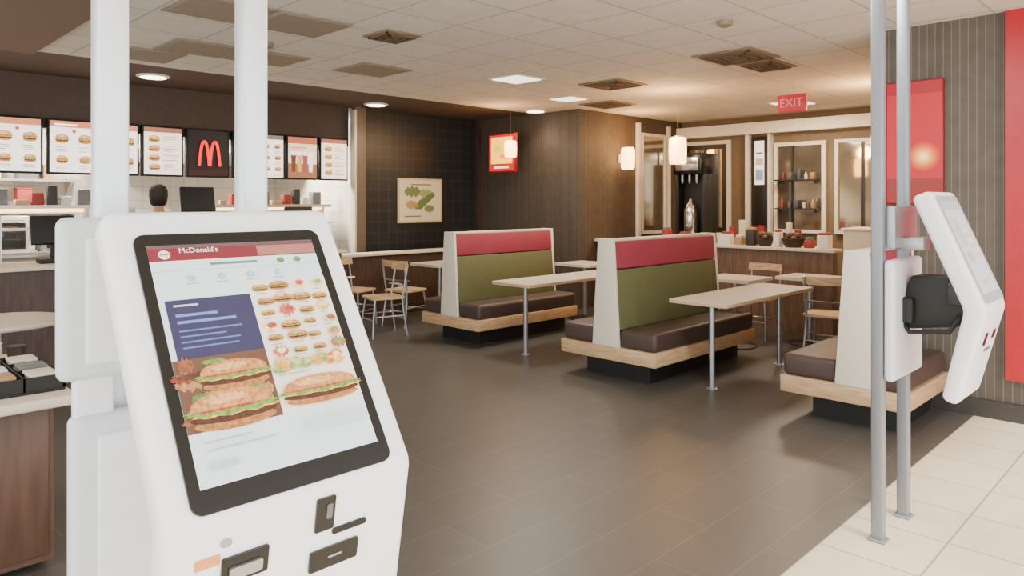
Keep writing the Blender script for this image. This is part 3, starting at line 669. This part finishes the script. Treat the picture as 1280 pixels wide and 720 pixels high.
def sconce(x, y, z0, label, h=.34, rr=.11, e=30):
    r = root('wall_sconce', label, 'wall lamp', (x, y, z0), 'glass wall lamps')
    yc = y - rr - .04
    add(r, lathe('lamp_shade', [(rr*.8, 0), (rr*.95, .03), (rr, h*.5), (rr*.95, h-.03), (rr*.8, h)], LAMP, (x, yc, z0), 24),
        box('wall_plate', x-.06, x+.06, y-.02, y-.001, z0+h*.3, z0+h*.7, STEEL, .004), tube('bracket', [(x, y-.01, z0+h*.5), (x, yc+rr*.9, z0+h*.5)], .012, STEEL))
    lamp_light(x - .1, yc - .3, z0 + h + .1, e)
sconce(9.2, 6.8, 2.08, 'glowing frosted cylinder lamp on brown slat wall', e=28)
pendant(7.83, 4.9, 2.05, 'glowing frosted cylinder pendant lamp', .33, .11, 40)
pendant(9.0, 2.9, 2.1, 'glowing frosted cylinder pendant lamp above waste cabinet', .33, .11, 55)
pendant(7.35, 7.38, 2.22, 'small glowing orange pendant lamp beside hanging sign', .24, .09, 16)

def vent(x, y, wx, wy, label, c=(146, 124, 98), lou=True):
    r = root('air_vent', label, 'air vent', (x, y, CEIL - .02), 'ceiling air vents')
    vm = mat('vent_%d' % c[0], c, .8)
    add(r, box('frame', x-wx/2, x+wx/2, y-wy/2, y+wy/2, CEIL-.012, CEIL-.001, vm, .003))
    if lou:
        for q in (.8, .55, .3):
            a, b = wx/2*q, wy/2*q
            for (p0, p1, q0, q1) in ((-a, a, -b, -b+.02), (-a, a, b-.02, b), (-a, -a+.02, -b, b), (a-.02, a, -b, b)):
                add(r, box('louver', x+p0, x+p1, y+q0, y+q1, CEIL-.03, CEIL-.012, mat('vent_dark', (106, 88, 68), .8)))
    else:
        add(r, box('grille', x-wx/2+.03, x+wx/2-.03, y-wy/2+.03, y+wy/2-.03, CEIL-.016, CEIL-.012, vm))
G2 = (148, 136, 120)
for vx, vy in ((2.57, 6.5), (3.2, 6.5), (2.77, 5.1), (4.26, 6.31), (2.15, 5.1), (2.3, 7.15)): vent(vx, vy, .6, .59, 'dull grey ceiling return grille', G2, False)
vent(3.5, 4.9, .35, .35, 'small square ceiling diffuser'); vent(6.28, 3.3, .6, .6, 'brown ceiling diffuser with louvers')
vent(6.76, 5.1, .58, .58, 'brown ceiling diffuser with louvers'); vent(8.1, 6.2, .58, .58, 'brown ceiling diffuser with louvers')
vent(6.9, 3.3, .55, .4, 'brown ceiling diffuser with louvers')
for x, y in ((5.0, 2.72), (2.9, 5.9), (3.3, 7.1), (2.15, 4.6)):
    top(lathe('smoke_detector', [(.02, -.05), (.055, -.035), (.06, -.001)], mat('detector', (140, 126, 108), .6), (x, y, CEIL)), 'small round ceiling smoke detector', 'smoke detector', 'ceiling detectors')
def downlight(x, y, e=40):
    r = root('recessed_downlight', 'round recessed downlight glowing in dark ceiling', 'downlight', (x, y, CEIL-.02), 'recessed downlights')
    add(r, lathe('trim_ring', [(.17, -.001), (.17, -.012), (.13, -.02)], mat('ring_white', (230, 225, 215), .5), (x, y, CEIL)),
        lathe('lens', [(.13, -.024), (.13, -.019)], mat('downlight_glow', (255, 240, 215), .5, em=9), (x, y, CEIL)))
    l = bpy.data.lights.new('downlight_lamp', 'SPOT'); l.energy = e; l.color = (1, .82, .6); l.spot_size = 2.3; l.spot_blend = .8; l.shadow_soft_size = .1
    lo = bpy.data.objects.new('downlight_lamp', l); lo.location = (x, y, CEIL-.05); COL.objects.link(lo)
for x, y in ((2.78, 8.3), (5.8, 8.5), (7.9, 7.4), (.9, 8.0)): downlight(x, y, 40)
def panel(x, y, w, e=60, c=(1, .9, .76)):
    r = root('ceiling_light_panel', 'square glowing ceiling light panel', 'ceiling light', (x, y, CEIL-.02), 'ceiling light panels')
    add(r, box('frame', x-w/2, x+w/2, y-w/2, y+w/2, CEIL-.012, CEIL-.001, mat('ring_white', (230, 225, 215), .5)),
        box('diffuser', x-w/2+.03, x+w/2-.03, y-w/2+.03, y+w/2-.03, CEIL-.018, CEIL-.012, mat('panel_glow', (255, 244, 226), .5, em=2.5)))
    l = bpy.data.lights.new('panel_lamp', 'AREA'); l.energy = e; l.size = w; l.color = c
    lo = bpy.data.objects.new('panel_lamp', l); lo.location = (x, y, CEIL-.04); COL.objects.link(lo)
panel(5.7, 5.63, .45, 60); panel(7.29, 6.23, .4, 25); panel(3.6, 1.6, .55, 50, (1, 1, 1)); panel(9.8, 4.3, .5, 70, (1, .8, .56)); panel(3.0, 9.9, .6, 240); panel(4.9, 10.1, .6, 190); panel(1.2, 9.9, .6, 240)  # panel near the kiosks and warm far-right one are added fill lights

# ------------------------------------------------------------ far right area
dc = root('drink_station', 'drink counter with dark wood front and steel top', 'counter', (9.6, 5.4, 0))
add(dc, box('cabinet', 9.3, 9.95, 3.9, 6.4, 0, .92, DARKW), box('counter_top', 9.26, 9.98, 3.86, 6.44, .92, .96, CREAM, .006))
def dispenser(y0, y1, H, label):
    yc = (y0+y1)/2
    dm = root('drink_dispenser', label, 'drink dispenser', (9.6, yc, .96), 'drink dispensers')
    chrome = mat('chrome', (214, 214, 214), .15, .9)
    add(dm, box('back_housing', 9.65, 9.93, y0, y1, .96, H-.3, BLACKM, .015), box('head', 9.42, 9.93, y0, y1, H-.32, H, BLACK, .02), box('drip_tray', 9.38, 9.65, y0+.02, y1-.02, .96, 1.02, STEEL, .006),
        box('front_panel', 9.412, 9.42, y0+.05, y1-.05, H-.26, H-.06, chrome, .004), box('side_column', 9.5, 9.65, y0, y0+.05, .96, H-.3, BLACKM, .01), box('side_column', 9.5, 9.65, y1-.05, y1, .96, H-.3, BLACKM, .01))
    n = 3
    for i in range(n): add(dm, lathe('nozzle', [(.012, 0), (.022, .05), (.022, .13)], STEEL, (9.5, y0 + (y1-y0)*(i+1)/(n+1), H-.45), 12))
    add(dm, lathe('steel_urn', [(.08, 0), (.10, .02), (.10, .42), (.07, .50), (.03, .56), (.02, .6)], chrome, (9.53, yc, 1.02), 20))
    add(dm, tube('tap_handle', [(9.43, yc, 1.16), (9.38, yc, 1.16), (9.38, yc, 1.10)], .012, BLACKM))
dispenser(5.50, 5.98, 2.3, 'tall black drink dispenser with chrome urn and panel')
cupm = mat('paper_cup', (226, 218, 204), .5)
for i, (yy, s) in enumerate(((4.1, 1), (4.22, 1.4), (4.36, .8), (4.62, 1.2), (4.76, .9), (4.9, 1.5), (5.05, 1.1), (5.25, .7))):
    top(lathe('cup_stack', [(.03, 0), (.042, .12*s), (.042, .22*s), (.045, .24*s)], cupm if i % 3 else mat('red_cup', (150, 46, 40), .5), (9.5, yy, .96), 16), 'stack of paper cups on drink counter', 'cups', 'paper cup stacks')
wc = root('waste_cabinet', 'white waste cabinet with tray top beside partition', 'waste bin', (8.95, 3.0, 0))
add(wc, box('cabinet', 8.7, 9.3, 2.65, 3.22, 0, 1.24, CREAM, .01), box('tray_top', 8.68, 9.32, 2.63, 3.24, 1.24, 1.27, WF, .006), box('flap', 8.69, 8.705, 2.75, 3.1, .8, 1.0, BLACKM, .003))
BASK = brick('woven_basket', (82, 66, 54), (62, 50, 42), (40, 32, 26), 0.03, 0.02, 0.003, wallplane=True, offset=.5, rough=.7)
for i, (yy, rr) in enumerate(((3.80, .13), (4.16, .10))):
    r = root('basket', 'round dark woven basket with brown rolls on partition', 'basket', (8.67, yy, 1.02), 'woven baskets')
    add(r, lathe('bowl', [(rr*.7, 0), (rr, .08), (rr*1.05, .11), (rr*.98, .11), (rr*.9, .08)], BASK, (8.67, yy, 1.02), 20))
    for k in range(7):
        a = k*.9
        add(r, lathe('roll', [(.012, 0), (.038, .012), (.042, .03), (.03, .052), (.008, .06)], mat('roll_brown', (96, 72, 54), .7, var=.3), (8.67 + .06*math.cos(a), yy + .06*math.sin(a), 1.10 + .04*(k % 2)), 12))
for i, (yy, w, h, m) in enumerate(((3.42, .14, .16, 1), (3.60, .09, .10, 2), (3.99, .08, .18, 1), (4.34, .12, .2, 4), (4.50, .1, .1, 0), (4.68, .14, .14, 1), (4.95, .2, .07, 3), (5.3, .16, .12, 1), (5.6, .1, .17, 2))):
    r = root('condiment_caddy', ['tan', 'pale', 'red', 'grey', 'dark'][m] + ' condiment caddy with packets on partition top', 'caddy', (8.67, yy, 1.02), 'condiment caddies')
    add(r, box('holder', 8.61, 8.73, yy-w/2, yy+w/2, 1.02, 1.02+h, BX[m], .008), box('packets', 8.63, 8.71, yy-w/2+.012, yy+w/2-.012, 1.02+h, 1.05+h, BX[(m+1) % 5], .005))

# ------------------------------------------------------------ left condiment cabinet
cc = root('condiment_counter', 'low brown wood cabinet with cream top beside kiosk', 'cabinet', (.2, 3.85, 0))
add(cc, box('body', -.7, .80, 3.6, 4.6, .04, .72, CABW), box('toe_kick', -.65, .75, 3.68, 4.55, 0, .04, BLACKM), box('counter_top', -.75, .86, 3.46, 4.64, .72, .765, CREAM, .01))
add(cc, box('door', -.68, .03, 3.585, 3.6, .07, .70, CABW, .004), box('door', .05, .78, 3.585, 3.6, .07, .70, CABW, .004))
og = root('condiment_tray', 'black wire condiment tray with packets and napkins', 'tray', (.62, 3.9, .765))
Y0, Y1 = 3.58, 4.14
add(og, box('base', .24, .84, Y0, Y1, .765, .778, BLACKM, .004))
for a, b, c, d in ((.24, .84, Y0, Y0+.01), (.24, .84, Y1-.01, Y1), (.24, .25, Y0, Y1), (.83, .84, Y0, Y1), (.24, .84, 3.765, 3.773), (.24, .84, 3.95, 3.958), (.385, .393, Y0, Y1), (.535, .543, Y0, Y1), (.685, .693, Y0, Y1)):
    add(og, box('divider', a, b, c, d, .778, .835, BLACKM))
random.seed(21)
for i in range(4):
    for j in range(3):
        xa = .26 + .15*i; ya = Y0 + .02 + .187*j
        m = [CREAM, BX[1], BX[4], BX[3], BX[0], BX[4]][(i*2 + j*3) % 6]
        for q in range(4):
            zz = .779 + q*.016
            add(og, box('packets', xa + random.uniform(0, .015), xa + .105 + random.uniform(0, .012), ya + random.uniform(0, .02), ya + .13 + random.uniform(0, .02), zz, zz + .015, m, .004))
nb = root('napkin_dispenser', 'beige napkin dispenser on cabinet top', 'napkin dispenser', (.5, 4.35, .765))
add(nb, box('housing', .40, .62, 4.25, 4.45, .765, .90, CREAM, .01), box('napkins', .45, .57, 4.235, 4.255, .80, .86, BX[1], .003))
for i, (xx, s) in enumerate(((.70, 1), (.80, .8))):
    top(lathe('cup_stack', [(.03, 0), (.04, .07*s), (.04, .1*s), (.043, .11*s)], [cupm, BX[4]][i], (xx, 4.34, .765), 18), ['white', 'dark'][i] + ' paper cup stack on cabinet top', 'cups', 'cups on condiment cabinet')

# ------------------------------------------------------------ person behind the counter
def skin(name, pts, edges, rad, m, loc):
    me = bpy.data.meshes.new(name); me.from_pydata(pts, edges, []); me.materials.append(m)
    o = bpy.data.objects.new(name, me); o.location = loc; COL.objects.link(o)
    sm = o.modifiers.new('Skin', 'SKIN'); o.modifiers.new('Sub', 'SUBSURF').levels = 1; o.modifiers['Sub'].render_levels = 2
    sm.use_smooth_shade = True
    for i, r in enumerate(rad): me.skin_vertices[0].data[i].radius = (r if isinstance(r, tuple) else (r, r))
    me.skin_vertices[0].data[0].use_root = True
    return o
PL = (2.98, 8.72, 0)
pr = root('person', 'crew member with dark hair and dark shirt standing behind counter', 'person', PL)
SK = mat('skin', (196, 146, 116), .5); SH = mat('dark_shirt', (40, 40, 46), .8); HR = mat('dark_hair', (22, 18, 16), .6, var=.3, scale=80)
P = [(0,0,.98), (0,0,1.16), (0,0,1.36), (0,0,1.49), (0,.01,1.58), (0,.02,1.68), (.17,0,1.40), (.23,.05,1.14), (.2,.27,1.08), (-.17,0,1.40), (-.23,.05,1.14), (-.2,.27,1.08),
     (.1,0,.9), (.11,.01,.5), (.11,-.02,.09), (.12,.12,.04), (-.1,0,.9), (-.11,.01,.5), (-.11,-.02,.09), (-.12,.12,.04)]
Ee = [(0,1),(1,2),(2,3),(3,4),(4,5),(2,6),(6,7),(7,8),(2,9),(9,10),(10,11),(0,12),(12,13),(13,14),(14,15),(0,16),(16,17),(17,18),(18,19)]
Rr = [(.14,.1),(.12,.08),(.12,.08),.05,.075,.08,.045,.04,.03,.045,.04,.03,.09,.06,.045,.04,.09,.06,.045,.04]
add(pr, skin('body', P, Ee, Rr, SK, PL))
add(pr, skin('shirt', P[:3] + [P[6], P[7], P[9], P[10], (0, 0, 1.45)], [(0,1),(1,2),(2,3),(3,4),(2,5),(5,6),(2,7)], [(.18,.13),(.17,.13),(.17,.13),.085,.065,.085,.065,.075], SH, PL))
add(pr, skin('trousers', [P[0], P[12], P[13], P[14], P[16], P[17], P[18]], [(0,1),(1,2),(2,3),(0,4),(4,5),(5,6)], [(.17,.12),.1,.075,.06,.1,.075,.06], BLACKM, PL))
add(pr, lathe('hair', [(.05, -.15), (.085, -.12), (.1, -.03), (.098, .04), (.07, .09), (.02, .112)], HR, (PL[0], PL[1] + .01, 1.67), 20))
for s in (-1, 1):
    for k in range(5):
        bx = s*.2 + (k-2)*.016
        add(pr, skin('finger', [(bx, .28, 1.075), (bx, .32, 1.07), (bx, .35 - abs(k-2)*.006, 1.05)], [(0,1),(1,2)], [.009,.008,.007], SK, PL))

# ------------------------------------------------------------ lighting, world, camera
w = bpy.data.worlds.new('world'); bpy.context.scene.world = w; w.use_nodes = True
bg = w.node_tree.nodes['Background']; bg.inputs[0].default_value = (.97, .985, 1, 1); bg.inputs[1].default_value = 4.0
sn = bpy.data.lights.new('sun', 'SUN'); sn.energy = 6; sn.angle = math.radians(8); sn.color = (1, .96, .88)
so_ = bpy.data.objects.new('sun', sn); COL.objects.link(so_)
so_.rotation_euler = Vector((0.12, .62, -.79)).to_track_quat('-Z', 'Y').to_euler()

cam = bpy.data.cameras.new('camera'); co = bpy.data.objects.new('camera', cam); COL.objects.link(co)
co.location = (0, 0, 1.58); co.rotation_euler = (math.radians(90), 0, math.radians(-45))
cam.sensor_width = 36; cam.lens = 900/1280*36; cam.shift_y = -108/1280; cam.clip_start = .05
bpy.context.scene.camera = co
